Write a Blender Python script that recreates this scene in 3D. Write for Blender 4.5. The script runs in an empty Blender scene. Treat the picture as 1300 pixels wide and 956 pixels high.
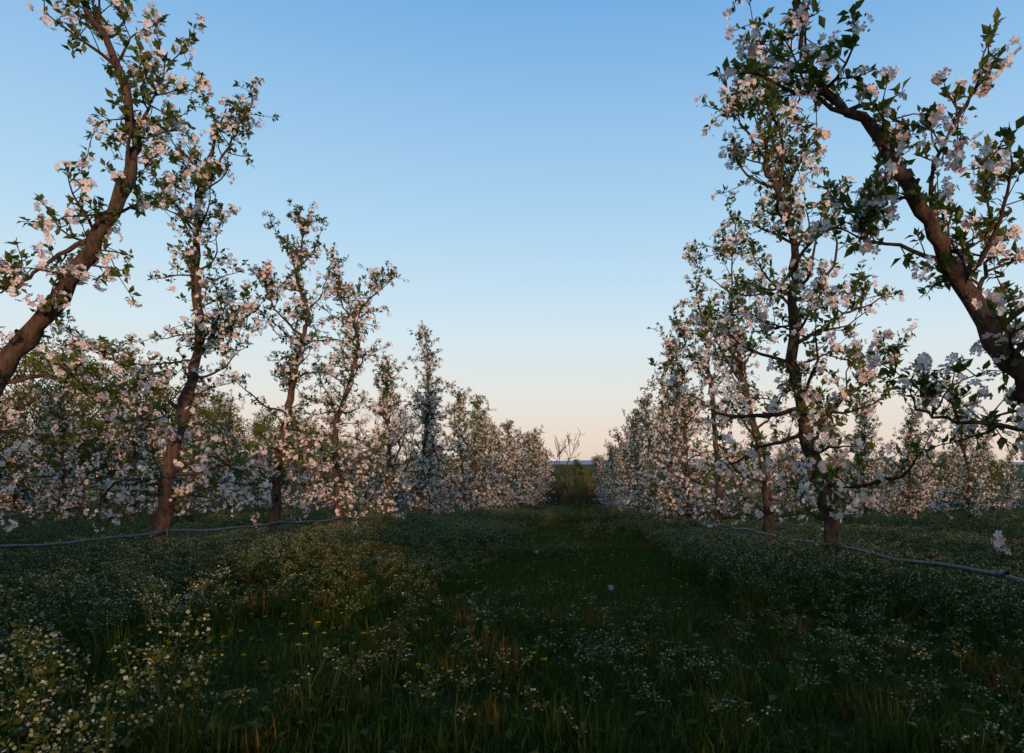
import bpy, math, numpy as np
from mathutils import Matrix, Vector
rs = np.random.RandomState
scene = bpy.context.scene
SL = 0.05
def gz(y):
    # orchard floor falls gently away from the camera
    if y < -10: return 0.5
    if y < 75: return -SL*y
    return -SL*75 - min((y-75)*0.03, 8.0)

# ---------------------------------------------------------------- materials
def new_mat(name):
    m = bpy.data.materials.new(name); m.use_nodes = True
    nt = m.node_tree; nt.nodes.clear()
    return m, nt, nt.nodes, nt.links
def ramp(nodes, stops):
    r = nodes.new('ShaderNodeValToRGB'); e = r.color_ramp.elements
    e[0].position = stops[0][0]; e[0].color = (*stops[0][1], 1)
    e[1].position = stops[-1][0]; e[1].color = (*stops[-1][1], 1)
    for p, c in stops[1:-1]:
        k = e.new(p); k.color = (*c, 1)
    return r
def leafy_mat(name, stops, transl=0.35, gloss=False):
    m, nt, N, L = new_mat(name)
    at = N.new('ShaderNodeAttribute'); at.attribute_name = 'rnd'
    oi = N.new('ShaderNodeObjectInfo')
    ad = N.new('ShaderNodeMath'); ad.operation = 'MULTIPLY_ADD'
    L.new(oi.outputs['Random'], ad.inputs[0]); ad.inputs[1].default_value = 0.2
    L.new(at.outputs['Fac'], ad.inputs[2])
    sb = N.new('ShaderNodeMath'); sb.operation = 'SUBTRACT'; L.new(ad.outputs[0], sb.inputs[0]); sb.inputs[1].default_value = 0.1
    r = ramp(N, stops); L.new(sb.outputs[0], r.inputs[0])
    if gloss:
        p = N.new('ShaderNodeBsdfPrincipled'); p.inputs['Roughness'].default_value = .5; p.inputs['Specular IOR Level'].default_value = .35
        L.new(r.outputs[0], p.inputs['Base Color'])
    else:
        p = N.new('ShaderNodeBsdfDiffuse'); L.new(r.outputs[0], p.inputs['Color'])
    t = N.new('ShaderNodeBsdfTranslucent'); L.new(r.outputs[0], t.inputs['Color'])
    mx = N.new('ShaderNodeMixShader'); mx.inputs[0].default_value = transl
    L.new(p.outputs[0], mx.inputs[1]); L.new(t.outputs[0], mx.inputs[2])
    o = N.new('ShaderNodeOutputMaterial'); L.new(mx.outputs[0], o.inputs[0])
    return m
def bark_mat(name, c1, c2, scale=18, moss=None):
    m, nt, N, L = new_mat(name)
    tc = N.new('ShaderNodeTexCoord')
    mp = N.new('ShaderNodeMapping'); mp.inputs['Scale'].default_value = (1, 1, 0.35)
    L.new(tc.outputs['Object'], mp.inputs[0])
    n = N.new('ShaderNodeTexNoise'); n.inputs['Scale'].default_value = scale; n.inputs['Detail'].default_value = 6
    n.inputs['Roughness'].default_value = 0.7
    L.new(mp.outputs[0], n.inputs['Vector'])
    r = ramp(N, [(0.3, c1), (0.5, tuple((a+b)/2 for a, b in zip(c1, c2))), (0.7, c2)])
    L.new(n.outputs['Fac'], r.inputs[0]); colout = r.outputs[0]
    p = N.new('ShaderNodeBsdfDiffuse')
    if moss:
        n2 = N.new('ShaderNodeTexNoise'); n2.inputs['Scale'].default_value = 5; n2.inputs['Detail'].default_value = 5
        L.new(tc.outputs['Object'], n2.inputs['Vector'])
        mr = N.new('ShaderNodeMapRange'); mr.inputs['From Min'].default_value = .5; mr.inputs['From Max'].default_value = .68; mr.inputs['To Max'].default_value = .6
        L.new(n2.outputs['Fac'], mr.inputs[0])
        mx = N.new('ShaderNodeMixRGB'); L.new(mr.outputs[0], mx.inputs[0]); L.new(colout, mx.inputs[1]); mx.inputs[2].default_value = (*moss, 1); colout = mx.outputs[0]
        b = N.new('ShaderNodeBump'); b.inputs['Strength'].default_value = 1.0; b.inputs['Distance'].default_value = 0.03
        L.new(n.outputs['Fac'], b.inputs['Height']); L.new(b.outputs[0], p.inputs['Normal'])
    L.new(colout, p.inputs['Color'])
    o = N.new('ShaderNodeOutputMaterial'); L.new(p.outputs[0], o.inputs[0])
    return m
M_BARK = bark_mat('apple_bark', (0.022, 0.015, 0.012), (0.15, 0.10, 0.072), 26, (0.085, 0.078, 0.055))
M_TWIG = bark_mat('twig_bark', (0.035, 0.021, 0.016), (0.10, 0.062, 0.045))
M_LEAF = leafy_mat('apple_leaf', [(0, (0.035, 0.062, 0.010)), (0.5, (0.088, 0.132, 0.018)), (1, (0.19, 0.21, 0.03))], 0.45, True)
M_PETAL = leafy_mat('apple_petal', [(0, (0.74, 0.45, 0.42)), (0.3, (0.83, 0.65, 0.60)), (0.6, (0.87, 0.77, 0.71)), (1, (0.90, 0.84, 0.79))], 0.35)
M_BUD = leafy_mat('apple_bud', [(0, (0.60, 0.16, 0.17)), (1, (0.78, 0.40, 0.37))], 0.2)
M_GRASS = leafy_mat('grass_blade', [(0, (0.024, 0.038, 0.006)), (0.5, (0.056, 0.082, 0.012)), (0.9, (0.095, 0.115, 0.018)), (1, (0.16, 0.125, 0.045))], 0.32)
M_WEED = leafy_mat('weed_green', [(0, (0.032, 0.046, 0.012)), (0.6, (0.072, 0.094, 0.024)), (1, (0.14, 0.142, 0.043))], 0.32)
M_WFLOW = leafy_mat('weed_flower', [(0, (0.15, 0.17, 0.07)), (0.6, (0.31, 0.32, 0.17)), (1, (0.58, 0.56, 0.42))], 0.3)
M_YEL = leafy_mat('dandelion_yellow', [(0, (0.42, 0.16, 0.01)), (0.5, (0.72, 0.40, 0.012)), (1, (0.85, 0.56, 0.02))], 0.2)
M_SEED = leafy_mat('dandelion_fluff', [(0, (0.4, 0.4, 0.37)), (1, (0.6, 0.6, 0.57))], 0.4)
M_RUST = leafy_mat('sorrel_rust', [(0, (0.10, 0.05, 0.014)), (1, (0.25, 0.13, 0.028))], 0.3)
M_TREEL = leafy_mat('tree_leaf', [(0, (0.055, 0.075, 0.014)), (0.5, (0.11, 0.13, 0.025)), (1, (0.20, 0.19, 0.04))], 0.35)
M_SHRL = leafy_mat('shrub_leaf', [(0, (0.12, 0.095, 0.04)), (0.5, (0.22, 0.175, 0.065)), (1, (0.32, 0.24, 0.09))], 0.4)

# ---------------------------------------------------------------- builder
class MB:
    def __init__(s): s.v = []; s.l = []; s.c = []; s.m = []; s.r = []; s.n = 0
    def add(s, verts, faces, mat, rnd=0.5):
        verts = np.asarray(verts, float).reshape(-1, 3); faces = np.asarray(faces, np.int64)
        k = faces.shape[1]; F = faces.shape[0]
        s.v.append(verts); s.l.append((faces + s.n).ravel()); s.c.append(np.full(F, k)); s.m.append(np.full(F, mat))
        s.r.append(np.broadcast_to(np.asarray(rnd, float), (F,)).copy()); s.n += len(verts)
    def inst(s, tv, tf, pos, R, scale, mat, rnd):
        n = len(pos)
        if n == 0: return
        V = np.einsum('nij,kj->nki', R, tv) * np.asarray(scale).reshape(-1, 1, 1) + pos[:, None, :]
        k = len(tv); F = (tf[None] + (np.arange(n)*k)[:, None, None]).reshape(-1, tf.shape[1])
        s.add(V, F, mat, np.repeat(np.broadcast_to(rnd, (n,)), len(tf)))
    def tube(s, P, rad, sides, mat, rnd=0.5, wob=0, rg=None):
        P = np.asarray(P, float); n = len(P); rad = np.broadcast_to(rad, (n,))
        T = np.gradient(P, axis=0); T /= np.linalg.norm(T, axis=1, keepdims=True)+1e-9
        up = np.array([0.13, 1, 0.21]) if abs(T[:, 1]).mean() < 0.8 else np.array([1, 0.1, 0.2])
        X = np.cross(T, up); X /= np.linalg.norm(X, axis=1, keepdims=True)+1e-9
        Y = np.cross(T, X)
        a = np.arange(sides)*2*math.pi/sides
        rr = rad[:, None]*np.ones((1, sides))
        if wob: rr = rr*(1+wob*rg.randn(n, sides))
        V = P[:, None]+rr[..., None]*(X[:, None]*np.cos(a)[None, :, None]+Y[:, None]*np.sin(a)[None, :, None])
        i = np.arange(n-1)[:, None]*sides; j = np.arange(sides)[None]; j2 = (j+1) % sides
        F = np.stack([i+j, i+j2, i+sides+j2, i+sides+j], -1).reshape(-1, 4)
        s.add(V, F, mat, rnd)
    def mesh(s, name, mats, smooth_mats=()):
        me = bpy.data.meshes.new(name)
        v = np.concatenate(s.v); l = np.concatenate(s.l); c = np.concatenate(s.c); m = np.concatenate(s.m); r = np.concatenate(s.r)
        me.vertices.add(len(v)); me.vertices.foreach_set('co', v.ravel())
        me.loops.add(len(l)); me.loops.foreach_set('vertex_index', l)
        me.polygons.add(len(c)); st = np.concatenate([[0], np.cumsum(c)[:-1]])
        me.polygons.foreach_set('loop_start', st); me.polygons.foreach_set('loop_total', c)
        for mt in mats: me.materials.append(mt)
        me.polygons.foreach_set('material_index', m.astype(np.int32))
        me.polygons.foreach_set('use_smooth', np.isin(m, list(smooth_mats)))
        a = me.attributes.new('rnd', 'FLOAT', 'FACE'); a.data.foreach_set('value', r)
        me.update(calc_edges=True); me.validate()
        return me
def obj(name, me, loc=(0, 0, 0), parent=None, rotz=0, scale=1):
    o = bpy.data.objects.new(name, me); scene.collection.objects.link(o)
    o.location = loc; o.rotation_euler = (0, 0, rotz); o.scale = (scale,)*3
    if parent: o.parent = parent
    return o
def norm(a): return a/(np.linalg.norm(a, axis=-1, keepdims=True)+1e-9)
def frames(d, up):
    d = norm(d); x = norm(np.cross(d, up)); z = np.cross(x, d)
    return np.stack([x, d, z], -1)   # columns: x, y(=axis), z(normal)

# templates ---------------------------------------------------------
LEAF_V = np.array([[0, 0, 0], [0.27, 0.45, 0.10], [0, 0.5, 0.0], [-0.27, 0.45, 0.10], [0, 1, -0.12]])
LEAF_F = np.array([[0, 1, 2], [1, 4, 2], [0, 2, 3], [3, 2, 4]])
fv = []; ff = []
for i in range(5):
    a = i*2*math.pi/5; c, s_ = math.cos(a), math.sin(a); b = len(fv)
    for (x, y, z) in [(0, 0.06, 0), (0.30, 0.45, 0.14), (0.33, 0.8, 0.26), (0, 1.0, 0.25), (-0.33, 0.8, 0.26), (-0.30, 0.45, 0.14)]:
        fv.append((x*c-y*s_, z, x*s_+y*c))   # flower faces +Y (axis)
    ff += [[b, b+1, b+2, b+3], [b, b+3, b+4, b+5]]
FL_V = np.array(fv); FL_F = np.array(ff)
BUD_V = np.array([[0, 0, 0], [.35, .5, 0], [0, .5, .35], [-.35, .5, 0], [0, .5, -.35], [0, 1, 0]])
BUD_F = np.array([[0, 1, 2], [0, 2, 3], [0, 3, 4], [0, 4, 1], [5, 2, 1], [5, 3, 2], [5, 4, 3], [5, 1, 4]])

def catmull(P, n):
    P = np.asarray(P, float); P = np.vstack([2*P[0]-P[1], P, 2*P[-1]-P[-2]])
    m = len(P)-3; out = []
    for t in np.linspace(0, m-1e-6, n):
        i = int(t); u = t-i; a, b, c, d = P[i:i+4]
        out.append(0.5*((2*b)+(-a+c)*u+(2*a-5*b+4*c-d)*u*u+(-a+3*b-3*c+d)*u**3))
    return np.array(out)

def apple_tree_mesh(name, prof, k, seed, extras=(), r0=0.095, dens=1.0, flower=0.55, spread=1.0, fs=1.0, low=0.12):
    g = rs(seed); mb = MB()
    P = np.array([[x*k, 0, z*k] for x, z in prof], float)
    P[1:, 1] += np.cumsum(g.randn(len(P)-1)*0.06)
    n = 48; T = catmull(P, n); T[1:] += g.randn(n-1, 3)*0.011
    H = T[-1, 2]; t = np.linspace(0, 1, n)
    R = r0*((1-t)**1.05*0.9+0.07)*(1+0.35*np.exp(-t*30)); R *= 1+0.08*g.randn(n); R[-1] = 0.005
    mb.tube(T, R, 12, 0, wob=0.06, rg=g)
    # burls and pruning stubs on the trunk
    for _ in range(9):
        i = g.randint(4, 36); a = g.rand()*6.28; d = norm(np.array([math.cos(a), math.sin(a), .5]))
        mb.tube([T[i], T[i]+d*R[i]*1.0, T[i]+d*R[i]*1.55], [R[i]*.55, R[i]*.42, R[i]*.2], 6, 0)
    stems = [(T, R, low)]
    for pr, rr in extras:
        E = np.array([[x*k, 0, z*k] for x, z in pr], float)
        i0 = np.argmin(np.abs(T[:, 2]-E[0, 2])); E[0] = T[i0]
        E[1:, 1] += T[i0, 1]+np.cumsum(g.randn(len(E)-1)*0.08)
        C = catmull(E, 16); C[1:] += g.randn(15, 3)*0.01
        RR = rr*(1-np.linspace(0, 1, 16)*0.8); mb.tube(C, RR, 7, 0, wob=0.05, rg=g)
        stems.append((C, RR, 0.1))
    cl_p = []; cl_d = []
    az = g.rand()*6
    for si, (S, SR, start) in enumerate(stems):
        seg = np.linalg.norm(np.diff(S, axis=0), axis=1); cum = np.concatenate([[0], np.cumsum(seg)]); Ltot = cum[-1]
        s = start*Ltot if si == 0 else 0.15*Ltot
        while s < Ltot*0.99:
            p = np.array([np.interp(s, cum, S[:, c]) for c in range(3)])
            hr = p[2]/H
            az += 2.4+g.randn()*0.5
            base = np.interp(hr, [0.08, 0.22, 0.5, 0.75, 1.0], [0.85, 1.2, 0.98, 0.78, 0.45])*spread
            if si > 0: base *= 0.5
            L = base*g.uniform(0.25, 1.15)
            el = math.radians(g.uniform(-10, 40) if hr < 0.5 else g.uniform(0, 65))
            d = np.array([math.cos(az)*math.cos(el), math.sin(az)*math.cos(el), math.sin(el)])
            m = max(3, int(L/0.065)); Q = [p]; dd = d.copy()
            for _ in range(m):
                dd = norm(dd+g.randn(3)*0.22+np.array([0, 0, 0.05 if hr > 0.4 else -0.02]))
                Q.append(Q[-1]+dd*L/m)
            Q = np.array(Q); rb = min(0.007+0.013*L, np.interp(s, cum, SR)*0.7)
            mb.tube(Q, np.linspace(rb, 0.003, len(Q)), 5, 1)
            for j in range(1, len(Q)):
                if g.rand() > 0.88: continue
                e = norm(Q[j]-Q[j-1]); td = norm(e*0.5+g.randn(3)*0.7+np.array([0, 0, 0.25]))
                tl = g.uniform(0.03, 0.18) if g.rand() < 0.78 else g.uniform(0.18, 0.36)
                q1 = Q[j]+td*tl*0.5+g.randn(3)*0.01; q2 = q1+norm(td+g.randn(3)*0.3)*tl*0.5
                mb.tube([Q[j], q1, q2], [0.0045, 0.0035, 0.0025], 3, 1)
                cl_p.append(q2); cl_d.append(norm(q2-q1))
                if tl > 0.16: cl_p.append(q1); cl_d.append(norm(td+g.randn(3)))
            cl_p.append(Q[-1]); cl_d.append(dd)
            # limbs come in groups, leaving gaps of bare trunk and sky between them
            s += (g.uniform(0.04, 0.10) if g.rand() < 0.76 else g.uniform(0.15, 0.28))/dens*(1 if si == 0 else 1.3)
        for _ in range(int(Ltot*3*dens)):
            i = g.randint(int(len(S)*.25), len(S)); a = g.rand()*6.28; d = norm(np.array([math.cos(a), math.sin(a), g.uniform(0, .8)]))
            L = SR[i]+g.uniform(.03, .12); q = S[i]+d*L; mb.tube([S[i], q], [.005, .003], 3, 1); cl_p.append(q); cl_d.append(d)
    for _ in range(int(15*dens)):
        S = stems[g.randint(len(stems))][0]; i = g.randint(int(len(S)*0.5), len(S)); p = S[i]
        d = norm(np.array([g.randn()*0.4, g.randn()*0.4, 1])); L = g.uniform(0.15, 0.45)
        Q = np.array([p+d*L*u+g.randn(3)*0.008 for u in np.linspace(0, 1, 6)]); Q[0] = p
        mb.tube(Q, np.linspace(0.007, 0.002, 6), 4, 1)
        for q in Q[1:]: cl_p.append(q); cl_d.append(norm(d+g.randn(3)*0.4))
    CP = np.array(cl_p); CD = np.array(cl_d); nC = len(CP)
    ctint = g.rand(nC)
    hr = CP[:, 2]/H
    isf = g.rand(nC) < flower*np.interp(hr, [0, 0.35, 0.8, 1], [1.35, 1.2, 0.9, 0.65])
    nl = np.where(isf, g.randint(4, 8, nC), g.randint(6, 12, nC)); idx = np.repeat(np.arange(nC), nl); m = len(idx)
    d = norm(CD[idx]*0.5+g.randn(m, 3)*0.75+np.array([0, 0, 0.25]))
    R_ = frames(d, np.array([0, 0, 1.])+g.randn(m, 3)*0.5)
    pos = CP[idx]-CD[idx]*g.uniform(0, 0.06, (m, 1))+d*0.008
    mb.inst(LEAF_V, LEAF_F, pos, R_, g.uniform(0.035, 0.08, m)*fs, 2, np.clip(0.55*ctint[idx]+0.5*g.rand(m), 0, 1))
    fi = np.where(isf)[0]; nf = g.randint(4, 11, len(fi)); idx = np.repeat(fi, nf); m = len(idx)
    o = norm(CD[idx]*0.6+g.randn(m, 3)*0.7)
    csz = np.repeat(g.uniform(0.035, 0.068, len(fi)), nf)[:, None]*g.uniform(.7, 1.1, (m, 1))
    pos = CP[idx]+CD[idx]*0.02+o*csz*fs
    R_ = frames(norm(o+g.randn(m, 3)*0.35), g.randn(m, 3))
    mb.inst(FL_V, FL_F, pos, R_, g.uniform(0.020, 0.029, m)*fs, 3, np.clip(0.6*ctint[idx]+0.5*g.rand(m), 0, 1))
    nb = g.randint(0, 5, len(fi)); idx = np.repeat(fi, nb); m = len(idx)
    o = norm(CD[idx]+g.randn(m, 3)*0.6)
    mb.inst(BUD_V, BUD_F, CP[idx]+o*0.055*fs, frames(o, g.randn(m, 3)), g.uniform(0.014, 0.022, m)*fs, 4, g.rand(m))
    return mb.mesh(name, [M_BARK, M_TWIG, M_LEAF, M_PETAL, M_BUD], (0, 1))

# ---------------------------------------------------------------- trees of the two rows (x, y, unit, profile)
heroes = [
 (-4.75, 4.8, .00552, [(0,0),(61,150),(121,270),(181,370),(251,465),(281,550),(286,620),(246,730),(211,790),(200,850)],
   [([(251,465),(190,440),(130,405),(95,400)],.018),([(284,580),(320,640),(330,690)],.014),([(121,270),(190,290),(240,260)],.018)], .088),
 (-4.75, 7.65, .00879, [(0,0),(0,100),(22,210),(37,290),(32,370),(30,450),(40,510),(60,560),(70,600)],
   [([(38,490),(85,545),(122,598)],.018),([(20,205),(-50,250),(-125,290)],.026),([(31,430),(-15,500),(-30,545)],.016),([(30,270),(80,310),(110,330)],.022)], .088),
 (-4.75, 10.5, .01207, [(0,0),(1,65),(11,155),(18,215),(33,265),(36,305),(23,345),(28,395),(28,433)],
   [([(33,265),(-5,310),(-15,350)],.022)], .08),
 (-4.75, 13.4, .0154, [(0,0),(-2,82),(-4,132),(13,192),(25,242),(23,277),(48,312),(68,332)],
   [([(24,260),(2,300),(-8,345)],.022)], .08),
 (-4.65, 16.3, .0187, [(0,0),(3,93),(-2,153),(3,208)], [], .075),
 (-4.6, 19.2, .022, [(0,0),(8,100),(13,167),(10,242)], [], .075),
 (2.74, 3.4, .00391, [(0,0),(-40,125),(-90,265),(-140,370),(-200,475),(-250,540),(-290,600),(-330,665),(-385,715),(-405,775),(-415,830),(-430,900)],
   [([(-225,510),(-235,620),(-200,710),(-170,790)],.015),([(-90,265),(-150,285),(-230,300),(-290,335)],.016),
    ([(-140,370),(-70,470),(-60,580)],.016),([(-300,620),(-330,560),(-350,540)],.012),([(-190,460),(-130,540),(-120,640)],.014)], .072),
 (2.25, 5.85, .00672, [(0,0),(-13,55),(-30,125),(-55,195),(-70,265),(-75,345),(-72,415),(-90,485),(-110,530),(-100,595),(-117,675)],
   [([(-73,300),(-10,340),(50,370)],.019),([(-90,485),(-60,540),(-40,600)],.015),([(-100,505),(-140,570),(-160,590)],.013),([(-50,185),(10,250),(70,280)],.022)], .08),
 (2.3, 8.7, .01, [(0,0),(3,48),(-2,118),(-15,178),(-30,258),(-40,328),(-35,443)],
   [([(-20,200),(-50,260),(-75,300)],.018)], .075),
 (2.25, 11.5, .0132, [(0,0),(2,70),(0,130),(-8,210),(-15,270),(-25,325)], [([(-8,200),(-35,250),(-55,300)],.018)], .075),
 (2.25, 14.4, .01655, [(0,0),(-4,80),(-10,160),(-28,240)], [], .075),
]
for i, (x, y, k, prof, ex, r0) in enumerate(heroes):
    big = y < 5
    me = apple_tree_mesh('apple_tree_mesh', prof, k, 100+i, ex, r0, dens=(0.78 if x < 0 else 0.68) if big else (1.1 if y < 12 else 1.35),
                         spread=0.70 if big else (0.98 if y < 12 else 1.08), flower=0.48 if y < 9 else 0.5, low=.12 if y < 9 else .09)
    obj('apple_tree', me, (x, y, gz(y)))
gen = []
for i in range(6):
    g = rs(500+i); pr = [(0, 0)]; x = 0
    for z in (0.8, 1.6, 2.4, 3.2, 4.0, 4.7):
        x += g.randn()*0.2; pr.append((x, z*g.uniform(0.97, 1.03)))
    gen.append(apple_tree_mesh('apple_tree_mesh_row', pr, 1.0, 600+i, (), 0.07, dens=1.3, flower=0.43, spread=1.25, fs=1.2, low=.08))
g = rs(7)
def row(x0, ys, smin=0.85, smax=1.05, grow=0.0):
    for y in ys:
        sc = g.uniform(smin, smax)*(1+grow*max(0, y-20)/40)
        o = obj('apple_tree', gen[g.randint(6)], (x0+g.randn()*0.15, y+g.randn()*0.3, gz(y)-0.02), rotz=g.uniform(0, 6.28), scale=sc)
        w_ = g.uniform(.9, 1.2); o.scale = (sc*w_, sc*w_, sc)
st = 2.85
row(-4.6, np.arange(22.0, 88, st), 0.82, 1.12, 0.22)
row(2.3, np.arange(17.2, 70, st), 0.76, 1.02, 0.03)
row(-4.75, [1.9, -1.0, -3.9, -6.8]); row(2.6, [-0.2, -3.0, -5.9])
row(-11.7, np.arange(-2, 74, st), 0.8, 1.0); row(-18.7, np.arange(8, 74, st), 0.85, 1.05); row(-25.7, np.arange(17, 60, st), 0.85, 1.05)
row(9.2, np.arange(2, 66, st), 0.65, 0.85); row(16.2, np.arange(8, 66, st), 0.65, 0.85); row(23.2, np.arange(20, 66, st), 0.65, 0.85)

# ---------------------------------------------------------------- leafy trees (treeline) / bare trees / shrubs
def leafy_tree_mesh(seed, H=7.5, W=2.6, n=9000):
    g = rs(seed); mb = MB()
    T = np.array([[0, 0, 0], [0.05, 0, H*.3], [-.05, .1, H*.6], [0.05, 0, H*.92]]); T = catmull(T, 12)
    mb.tube(T, np.linspace(.16, .02, 12), 8, 0)
    C = []
    for i in range(34):
        h = g.uniform(0.2, 0.95)*H; a = g.rand()*6.28; r = W*math.sin(math.pi*min(1, (h/H)*0.9+0.12))**0.7*g.uniform(0.3, 1)
        c = np.array([math.cos(a)*r, math.sin(a)*r, h]); C.append(c)
        b = np.array([0, 0, h*0.7]); mb.tube(catmull([b, (b+c)/2+g.randn(3)*.15, c], 7), np.linspace(.05, .01, 7), 4, 0)
    C = np.array(C); idx = g.randint(len(C), size=n); o = norm(g.randn(n, 3))*(g.rand(n, 1)**0.5)*g.uniform(.45, .95, len(C))[idx][:, None]
    pos = C[idx]+o*np.array([1, 1, 0.8]); d = norm(g.randn(n, 3)+np.array([0, 0, .3]))
    mb.inst(LEAF_V, LEAF_F, pos, frames(d, g.randn(n, 3)), g.uniform(.08, .17, n), 1, np.clip(0.5*g.rand(len(C))[idx]+0.5*g.rand(n), 0, 1))
    return mb.mesh('leafy_tree_mesh', [M_BARK, M_TREEL], (0,))
def bare_tree_mesh(seed, H=7, depth=5, leaves=0, nst=1, mat=M_SHRL, ls=(.04, .09), rmin=.006):
    g = rs(seed); mb = MB(); tips = []
    def br(p, d, L, r, lv):
        Q = [p]; m = 5
        for _ in range(m):
            d = norm(d+g.randn(3)*.13+np.array([0, 0, .06])); Q.append(Q[-1]+d*L/m)
        Q = np.array(Q); mb.tube(Q, np.linspace(r, r*.6, m+1), 6 if lv > 3 else 3, 0)
        if lv <= 2: tips.extend(Q[2:])
        if lv == 0: return
        for i in range(g.randint(3, 5)):
            j = g.randint(2, m+1) if i else m
            br(Q[j], norm(d+g.randn(3)*.5), L*g.uniform(.55, .8), max(r*.55, rmin), lv-1)
    for _ in range(nst):
        br(np.array([g.randn()*.3*(nst > 1), g.randn()*.3*(nst > 1), 0]), norm(np.array([g.randn()*.3*(nst > 1), g.randn()*.3*(nst > 1), 1])), H*.3, .09 if nst == 1 else .03, depth)
    if leaves:
        tp = np.array(tips); idx = g.randint(len(tp), size=leaves); d = norm(g.randn(leaves, 3)+np.array([0, 0, .4]))
        mb.inst(LEAF_V, LEAF_F, tp[idx]+g.randn(leaves, 3)*.08, frames(d, g.randn(leaves, 3)), g.uniform(*ls, leaves), 1, g.rand(leaves))
    return mb.mesh('bare_tree_mesh', [M_TWIG, mat], (0,))
lt = [leafy_tree_mesh(31+i) for i in range(3)]
tl = bpy.data.objects.new('treeline', None); scene.collection.objects.link(tl)
g = rs(17)
for i in range(30):
    y = 14+i*2.2+g.randn()*.6; x = -22-i*0.15+g.randn()*1.2
    obj('tree', lt[i % 3], (x, y, gz(y)), tl, g.uniform(0, 6), g.uniform(.7, 1.0))
for i in range(96):
    y = 90+g.uniform(0, 36); x = -72+i*1.8+g.randn()
    obj('tree', lt[i % 3], (x, y, gz(y)), tl, g.uniform(0, 6), g.uniform(.8, .98) if abs(x+2) > 9 else g.uniform(.74, .88))
obj('bare_tree', bare_tree_mesh(5, 7.6, 5, rmin=.008), (-8.2, 30, gz(30)), scale=1.0)
obj('bare_tree', bare_tree_mesh(9, 8.4, 4, rmin=.02), (-1.35, 60, gz(60)), rotz=2, scale=1.1)
sh = [bare_tree_mesh(50+i, 3.2, 4, 2200, 5, ls=(.05, .10)) for i in range(2)]
hg = bpy.data.objects.new('hedge', None); scene.collection.objects.link(hg)
for i in range(24):
    x = -5+i*0.5+g.randn()*.4; y = 71+g.uniform(-5, 7)
    obj('shrub', sh[i % 2], (x, y, gz(y)), hg, g.uniform(0, 6), g.uniform(.6, 1.25))
# unseen hedge added behind the camera, sized to shade the near grass
hw = bpy.data.objects.new('hedge', None); scene.collection.objects.link(hw)
for i in range(46):
    x = -26+i*1.25+g.randn()*.3; y = -16+g.uniform(-1.2, 1.2)
    obj('shade_hedge_tree', lt[i % 3], (x, y, .5), hw, g.uniform(0, 6), g.uniform(.37, .46))

# ---------------------------------------------------------------- ground
def ground_mesh():
    xs = np.concatenate([np.linspace(-3000, -120, 14), np.linspace(-100, 100, 61), np.linspace(120, 3000, 14)])
    ys = np.concatenate([np.linspace(-300, -20, 8), np.linspace(-15, 120, 82), np.geomspace(135, 6000, 40)])
    X, Y = np.meshgrid(xs, ys); Z = np.vectorize(gz)(Y)
    far = np.clip((Y-300)/3000, 0, 1); Z = Z+far*14
    V = np.stack([X, Y, Z], -1).reshape(-1, 3); nx = len(xs); ny = len(ys)
    i = np.arange(ny-1)[:, None]*nx; j = np.arange(nx-1)[None]
    F = np.stack([i+j, i+j+1, i+nx+j+1, i+nx+j], -1).reshape(-1, 4)
    mb = MB(); mb.add(V, F, 0)
    m, nt, N, L = new_mat('orchard_ground')
    tc = N.new('ShaderNodeTexCoord'); n = N.new('ShaderNodeTexNoise'); n.inputs['Scale'].default_value = 1.5; n.inputs['Detail'].default_value = 8
    L.new(tc.outputs['Object'], n.inputs['Vector'])
    n2 = N.new('ShaderNodeTexNoise'); n2.inputs['Scale'].default_value = 0.012; n2.inputs['Detail'].default_value = 4
    L.new(tc.outputs['Object'], n2.inputs['Vector'])
    r = ramp(N, [(0.3, (0.018, 0.024, 0.007)), (0.55, (0.035, 0.048, 0.013)), (0.75, (0.045, 0.04, 0.02))]); L.new(n.outputs['Fac'], r.inputs[0])
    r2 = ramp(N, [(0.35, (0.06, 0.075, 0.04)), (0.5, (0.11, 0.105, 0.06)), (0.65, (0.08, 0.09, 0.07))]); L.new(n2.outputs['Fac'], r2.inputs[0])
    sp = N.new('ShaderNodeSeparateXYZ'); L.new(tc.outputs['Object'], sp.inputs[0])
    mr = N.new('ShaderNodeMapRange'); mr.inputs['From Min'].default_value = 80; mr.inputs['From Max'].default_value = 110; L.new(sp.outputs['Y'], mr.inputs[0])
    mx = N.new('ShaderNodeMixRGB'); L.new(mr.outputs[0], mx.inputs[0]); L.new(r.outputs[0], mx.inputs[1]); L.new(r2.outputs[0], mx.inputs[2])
    p = N.new('ShaderNodeBsdfDiffuse')
    L.new(mx.outputs[0], p.inputs['Color'])
    o = N.new('ShaderNodeOutputMaterial'); L.new(p.outputs[0], o.inputs[0])
    return mb.mesh('ground', [m], (0,))
obj('ground', ground_mesh())
g = rs(3); xs = np.linspace(-5000, 5000, 160)
prof = 18+8*np.sin(xs/900+1)+5*np.sin(xs/370)+2*np.sin(xs/130+2)
mb = MB(); V = []
for yy, f in ((3400, -0.6), (3700, .5), (4000, 1.0), (4400, .6), (5000, -.6)):
    for x_, p_ in zip(xs, prof): V.append((x_, yy, p_*f if f > 0 else -12))
nx = len(xs); i = np.arange(4)[:, None]*nx; j = np.arange(nx-1)[None]
mb.add(V, np.stack([i+j, i+j+1, i+nx+j+1, i+nx+j], -1).reshape(-1, 4), 0)
mh, nt, N, L = new_mat('distant_hill')
tc = N.new('ShaderNodeTexCoord'); n = N.new('ShaderNodeTexNoise'); n.inputs['Scale'].default_value = .004; L.new(tc.outputs['Object'], n.inputs[0])
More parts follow.
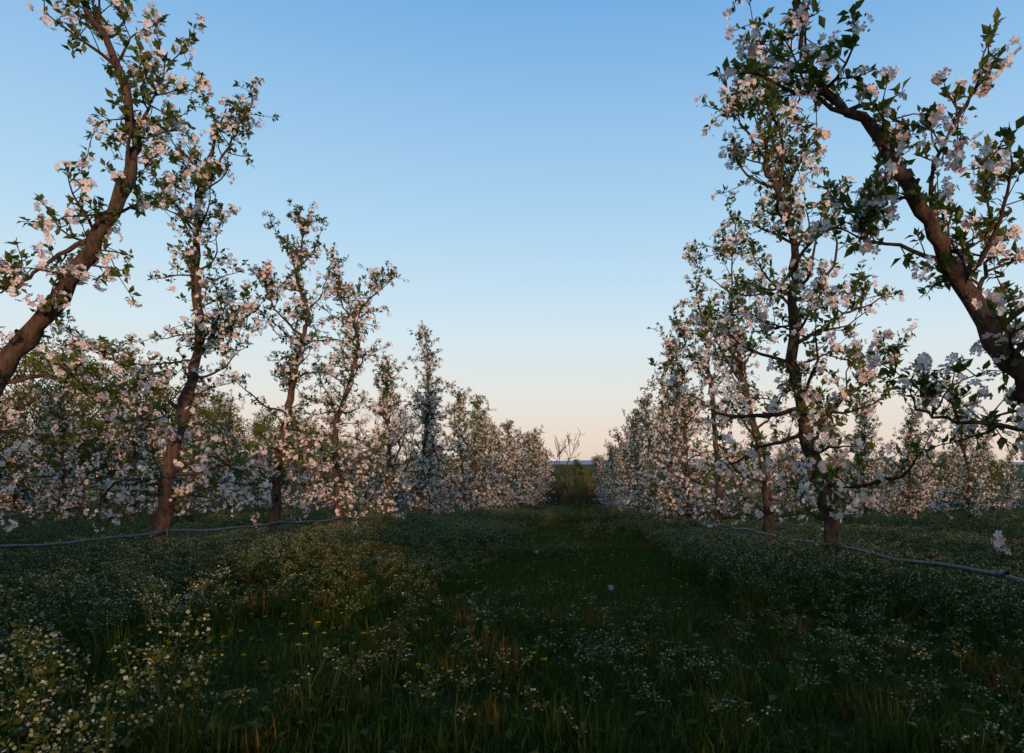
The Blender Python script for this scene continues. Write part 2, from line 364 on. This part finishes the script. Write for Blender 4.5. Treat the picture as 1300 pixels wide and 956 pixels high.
r = ramp(N, [(.4, (.36, .35, .38)), (.6, (.42, .39, .40))]); L.new(n.outputs[0], r.inputs[0])  # pale distance haze is put into the hills' base colour
p = N.new('ShaderNodeBsdfDiffuse'); L.new(r.outputs[0], p.inputs[0]); o = N.new('ShaderNodeOutputMaterial'); L.new(p.outputs[0], o.inputs[0])
obj('distant_hills', mb.mesh('distant_hills', [mh], (0,)))

# ---------------------------------------------------------------- grass & weeds, tiles 1 m x 2 m
TX, TY = 1.0, 2.0
def blades(mb, g, n, h0, h1, w0, w1, mat, bend=0.5, clump=0, rb=(0, 1)):
    if clump:
        c = np.stack([g.uniform(-TX/2, TX/2, clump), g.uniform(-TY/2, TY/2, clump)], 1)
        p = c[g.randint(clump, size=n)]+g.randn(n, 2)*0.035
    else: p = np.stack([g.uniform(-TX/2, TX/2, n), g.uniform(-TY/2, TY/2, n)], 1)
    hm = 0.75+0.35*np.sin(p[:, 0]*6.28+1)*np.sin(p[:, 1]*3.14*2+g.rand()*6)
    h = g.uniform(h0, h1, n)*np.clip(hm, .5, 1.2); a = g.uniform(0, 6.283, n); w = g.uniform(w0, w1, n)
    dx = np.stack([np.cos(a), np.sin(a), 0*a], 1); sd = np.stack([-np.sin(a), np.cos(a), 0*a], 1)
    b = g.uniform(0.05, bend, n)*h; P = np.column_stack([p, np.zeros(n)-0.01]); Z = np.array([0, 0, 1.])
    A = P-sd*w[:, None]/2; B = P+sd*w[:, None]/2
    C = P+dx*(b*.3)[:, None]+Z*(h*.55)[:, None]
    C1 = C-sd*w[:, None]*.4; C2 = C+sd*w[:, None]*.4; D = P+dx*b[:, None]+Z*h[:, None]
    V = np.stack([A, B, C2, C1, D], 1); i = np.arange(n)[:, None, None]*5
    F = (np.array([[[0, 1, 2], [0, 2, 3], [3, 2, 4]]])+i).reshape(-1, 3)
    mb.add(V, F, mat, np.repeat(g.uniform(*rb, n), 3))
QV = np.array([[-.5, 0, 0], [.5, 0, 0], [.5, 1, 0.1], [-.5, 1, 0.1]]); QF = np.array([[0, 1, 2, 3]])
def weeds(mb, g, n, h0, h1, fs=1.0, few=1.0):
    for _ in range(n):
        x, y = g.uniform(-TX/2, TX/2), g.uniform(-TY/2, TY/2); h = g.uniform(h0, h1)
        lean = g.randn(2)*.1*h; p0 = np.array([x, y, 0]); p2 = p0+np.array([lean[0], lean[1], h]); p1 = (p0+p2)/2+g.randn(3)*.012
        mb.tube([p0, p1, p2], np.array([.0028, .0022, .0013])*fs, 3, 1, g.rand())
        ends = [(p2, h)]
        for _k in range(g.randint(2, 5)):
            u = g.uniform(.35, .8); q = p0*(1-u)+p2*u; e = q+np.array([g.randn()*.04, g.randn()*.04, g.uniform(.05, .16)])
            mb.tube([q, e], np.array([.0017, .001])*fs, 3, 1, g.rand()); ends.append((e, h*.6))
        for e, hh in ends:
            m = int(g.randint(7, 14)*few); o = g.randn(m, 3)*np.array([.012, .012, .006]); o[:, 2] -= np.abs(g.randn(m))*.01
            dd = norm(o+np.array([0, 0, .01]))
            mb.inst(QV, QF, e+o, frames(dd, g.randn(m, 3)), g.uniform(.004, .008, m)*fs, 2, g.rand(m))
            m = int(g.randint(5, 12)*few); t = g.uniform(0, 1, m)[:, None]; ax = np.array([0, 0, -1.])*hh*.3
            o = norm(g.randn(m, 3)*np.array([1, 1, .2]))
            mb.inst(LEAF_V, LEAF_F, e+ax*t*.6, frames(o+np.array([0, 0, .4]), g.randn(m, 3)), g.uniform(.012, .026, m)*fs, 1, g.rand(m))
    m = int(n*10*few); p = np.column_stack([g.uniform(-TX/2, TX/2, m), g.uniform(-TY/2, TY/2, m), g.uniform(.0, .6, m)**1.2*h1])
    d = norm(g.randn(m, 3)*np.array([1, 1, .4])+np.array([0, 0, .35]))
    mb.inst(LEAF_V, LEAF_F, p, frames(d, np.array([0, 0, 1.])+g.randn(m, 3)*.4), g.uniform(.02, .055, m)*fs, 1, g.rand(m))
GM = [M_GRASS, M_WEED, M_WFLOW, M_RUST]
def tileset(q, ws, seed):
    # q: density factor, ws: blade width factor (coarser patches are used farther down the rows)
    S = []; M = []; T = []
    for i in range(4):
        g = rs(seed+i); mb = MB(); blades(mb, g, int(6500*q), .03, .09, .004*ws, .007*ws, 0, .8, 0, (.2, 1)); blades(mb, g, int(500*q), .06, .13, .004*ws, .006*ws, 0, .7, 30, (.4, 1))
        m = int(600*q); p = np.column_stack([g.uniform(-.5, .5, m), g.uniform(-1, 1, m), g.uniform(.01, .04, m)])
        d = norm(g.randn(m, 3)*np.array([1, 1, .3])+np.array([0, 0, .25])); mb.inst(LEAF_V, LEAF_F, p, frames(d, np.array([0, 0, 1.])+g.randn(m, 3)*.3), g.uniform(.02, .045, m)*ws, 1, g.rand(m))
        S.append(mb.mesh('short_grass', GM))
        g = rs(seed+20+i); mb = MB(); blades(mb, g, int(5600*q), .05, .16, .004*ws, .007*ws, 0, .8, 0); blades(mb, g, int(1300*q), .10, .24, .004*ws, .006*ws, 0, .6, 26, (.3, 1))
        blades(mb, g, int(380*q), .10, .26, .005*ws, .010*ws, 3, .7, 9); weeds(mb, g, int(44*(q**.5)), .12, .27, ws**.5, q**.5)
        M.append(mb.mesh('meadow_grass', GM))
        g = rs(seed+40+i); mb = MB(); blades(mb, g, int(4000*q), .08, .20, .004*ws, .007*ws, 0, .7, 0); blades(mb, g, int(1500*q), .14, .32, .004*ws, .006*ws, 0, .5, 26, (.3, 1))
        weeds(mb, g, int(170*(q**.5)), .16, .38, ws**.5, q**.5)
        T.append(mb.mesh('weed_patch', GM))
    return S, M, T
near_set = tileset(1.0, 1.0, 900); far_set = tileset(.28, 2.0, 1100)
gr = bpy.data.objects.new('grass', None); scene.collection.objects.link(gr)
g = rs(77); Rt = Matrix.Rotation(-math.atan(SL), 4, 'X')
for iy in range(0, 36):
    y = iy*TY+1.0
    for ix in range(-34, 34):
        x = ix*TX+.5
        if x < -(.88*y+4) or x > .68*y+4: continue
        if y > 26 and not -15 < x < 12: continue
        S, M, T = near_set if y < 13 else far_set
        xx = x+.15+.3*math.sin(y*.5)+g.randn()*.22
        nearleft = y < 5 and x < -1.6
        if -1.25 < xx < 1.2: s_ = S if g.rand() < .72 else M
        elif -3.0 < xx <= -1.25 and not nearleft: s_ = M if g.rand() < .68 else T
        elif 1.2 <= xx < 1.9: s_ = M if g.rand() < .4 else T
        elif -6.2 < xx < 4.2: s_ = T if g.rand() < .88 else M
        else: s_ = M if g.rand() < .5 else T
        o = bpy.data.objects.new('grass_patch', s_[g.randint(len(s_))]); scene.collection.objects.link(o)
        o.parent = gr; sz = g.uniform(.65, 1.2)
        if y > 30: sz *= .7
        if 4 < y < 16 and (x > 1.9 or x < -4): sz *= .82      # grazed shorter beside the drip lines
        o.matrix_world = Matrix.Translation((x+g.uniform(-.08, .08), y, gz(y))) @ Rt @ Matrix.Rotation(math.pi*g.randint(2), 4, 'Z') @ Matrix.Diagonal((1.12, 1.08, sz, 1))

# ---------------------------------------------------------------- dandelions (one mass)
g = rs(55); mb = MB()
n = 720; Y = 2.6+g.rand(n)**1.3*24; X = -1.25+g.randn(n)*1.3; hh = g.uniform(.08, .17, n)
pts = np.column_stack([X, Y, -SL*Y+hh])
for p, h in zip(pts, hh): mb.tube([p-np.array([g.randn()*.02, g.randn()*.02, h]), p], [.0025, .002], 3, 0, g.rand())
tf_ = g.rand(n)[:, None]*g.randn(n, 3)*.6
for ring, (ln, tilt, k) in enumerate(((1.0, .15, 16), (.7, .6, 12), (.4, 1.4, 8))):
    for a in np.linspace(0, 2*math.pi, k, endpoint=False)+ring*.2:
        d = np.tile(np.array([math.cos(a), math.sin(a), tilt]), (n, 1)); d += g.randn(n, 3)*.12
        mb.inst(np.array([[-.14, 0, 0], [.14, 0, 0], [.16, 1, 0], [-.16, 1, 0]]), QF, pts, frames(d, np.array([0, 0, 1.])+tf_), .013*ln*g.uniform(.5, 1.1, n), 1, g.rand(n))
sd = [(-1.95, 6.6), (-.5, 7.4), (.18, 4.4), (-2.3, 4.0), (-1.1, 9.3), (-2.7, 5.1)]
for x, y in sd:
    c = np.array([x, y, -SL*y+.18]); mb.tube([c-np.array([.01, 0, .18]), c], [.003, .002], 4, 0)
    m = 130; d = norm(g.randn(m, 3)); mb.inst(np.array([[-.02, 0, 0], [.02, 0, 0], [.10, 1, 0], [-.10, 1, 0]]), QF, np.tile(c, (m, 1)), frames(d, g.randn(m, 3)), np.full(m, .019), 2, g.rand(m))
obj('dandelions', mb.mesh('dandelions', [M_WEED, M_YEL, M_SEED]))

# ---------------------------------------------------------------- irrigation pipes
mp, nt, N, L = new_mat('black_polyethylene')
tc = N.new('ShaderNodeTexCoord'); n = N.new('ShaderNodeTexNoise'); n.inputs['Scale'].default_value = 25; L.new(tc.outputs['Object'], n.inputs[0])
r = ramp(N, [(.35, (.03, .032, .037)), (.7, (.085, .09, .10))]); L.new(n.outputs[0], r.inputs[0])
p = N.new('ShaderNodeBsdfPrincipled'); p.inputs['Roughness'].default_value = .45; p.inputs['Specular IOR Level'].default_value = .4; L.new(r.outputs[0], p.inputs[0]); o = N.new('ShaderNodeOutputMaterial'); L.new(p.outputs[0], o.inputs[0])
def pipe(x0, ys, hgt, seed, rad=.0135):
    g = rs(seed); pts = []
    for a, b in zip(ys[:-1], ys[1:]):
        sag = g.uniform(.02, .06)
        for t in np.linspace(0, 1, 10, endpoint=False):
            y = a+(b-a)*t; pts.append((x0+.02*math.sin(y*2), y, gz(y)+hgt-sag*4*t*(1-t)+.008*math.sin(y*5)))
    mb = MB(); mb.tube(pts, rad, 8, 0)
    for y in ys[1:-1]:
        z = gz(y)+hgt; c = np.array([x0+.02*math.sin(y*2), y, z])
        mb.tube([c-[0, .03, 0], c+[0, .03, 0]], rad*1.5, 8, 0)
        mb.tube([c+[.03, 0, .03], c+[.03, 0, -hgt-.05]], .006, 5, 0)
    for y in np.arange(ys[0]+.4, ys[-1]-.3, .9):
        z = np.interp(y, [q[1] for q in pts], [q[2] for q in pts]); c = np.array([x0, y, z])
        mb.tube([c, c+[.01, .01, -.035]], [.006, .003], 5, 0)
    obj('irrigation_pipe', mb.mesh('irrigation_pipe', [mp], (0,)))
pipe(2.16, [-2.5, .5, 3.55, 5.75, 8.6, 11.4, 14.3, 17.1, 20, 23, 26, 29, 32], .36, 1)
pipe(-4.62, [-1, 1.9, 4.7, 7.55, 10.4, 13.3, 16.2, 19.1, 22, 25, 28], .40, 2, .0135)
pipe(-11.6, [6, 9, 12, 15, 18, 21, 24, 27, 30], .45, 3)

# ---------------------------------------------------------------- sky, sun, camera
SUN_EL = math.radians(6.3); SUN_AZ = math.radians(163)
w = bpy.data.worlds.new('World'); scene.world = w; w.use_nodes = True
N = w.node_tree.nodes; L = w.node_tree.links; N.clear()
sky = N.new('ShaderNodeTexSky'); sky.sky_type = 'NISHITA'; sky.sun_disc = False; sky.sun_elevation = SUN_EL; sky.sun_rotation = SUN_AZ
b1 = N.new('ShaderNodeBackground'); b1.inputs[1].default_value = .15; L.new(sky.outputs[0], b1.inputs[0])
def lin(c): return tuple(((v/255+.055)/1.055)**2.4 for v in c)
tc = N.new('ShaderNodeTexCoord'); sp = N.new('ShaderNodeSeparateXYZ'); L.new(tc.outputs['Generated'], sp.inputs[0])
rp = ramp(N, [(0, lin((230, 208, 192))), (.035, lin((235, 217, 203))), (.10, lin((229, 229, 224))), (.18, lin((213, 231, 240))), (.32, lin((176, 215, 242))), (.56, lin((118, 174, 227))), (1, lin((60, 108, 178)))])
L.new(sp.outputs['Z'], rp.inputs[0])
b2 = N.new('ShaderNodeBackground'); b2.inputs[1].default_value = 1.02; L.new(rp.outputs[0], b2.inputs[0])
mx = N.new('ShaderNodeMixShader'); mx.inputs[0].default_value = .96; L.new(b1.outputs[0], mx.inputs[1]); L.new(b2.outputs[0], mx.inputs[2])
wo = N.new('ShaderNodeOutputWorld'); L.new(mx.outputs[0], wo.inputs[0])
sl = bpy.data.lights.new('sun', 'SUN'); sl.energy = 3.2; sl.angle = math.radians(.5); sl.color = (1, .60, .37)
so = bpy.data.objects.new('sun', sl); scene.collection.objects.link(so)
sdv = Vector((math.sin(SUN_AZ)*math.cos(SUN_EL), math.cos(SUN_AZ)*math.cos(SUN_EL), math.sin(SUN_EL)))
so.rotation_euler = sdv.to_track_quat('Z', 'Y').to_euler(); so.location = (10, -20, 10)
cam = bpy.data.cameras.new('camera'); co = bpy.data.objects.new('camera', cam); scene.collection.objects.link(co)
co.location = (0, 0, .75); co.rotation_euler = (math.radians(90), 0, 0)
cam.sensor_width = 36; cam.lens = 24.1; cam.shift_x = -90/1300; cam.shift_y = (590-478)/1300
cam.clip_start = .05; cam.clip_end = 12000
scene.camera = co
scene.view_settings.view_transform = 'Standard'; scene.view_settings.look = 'None'; scene.view_settings.exposure = 0
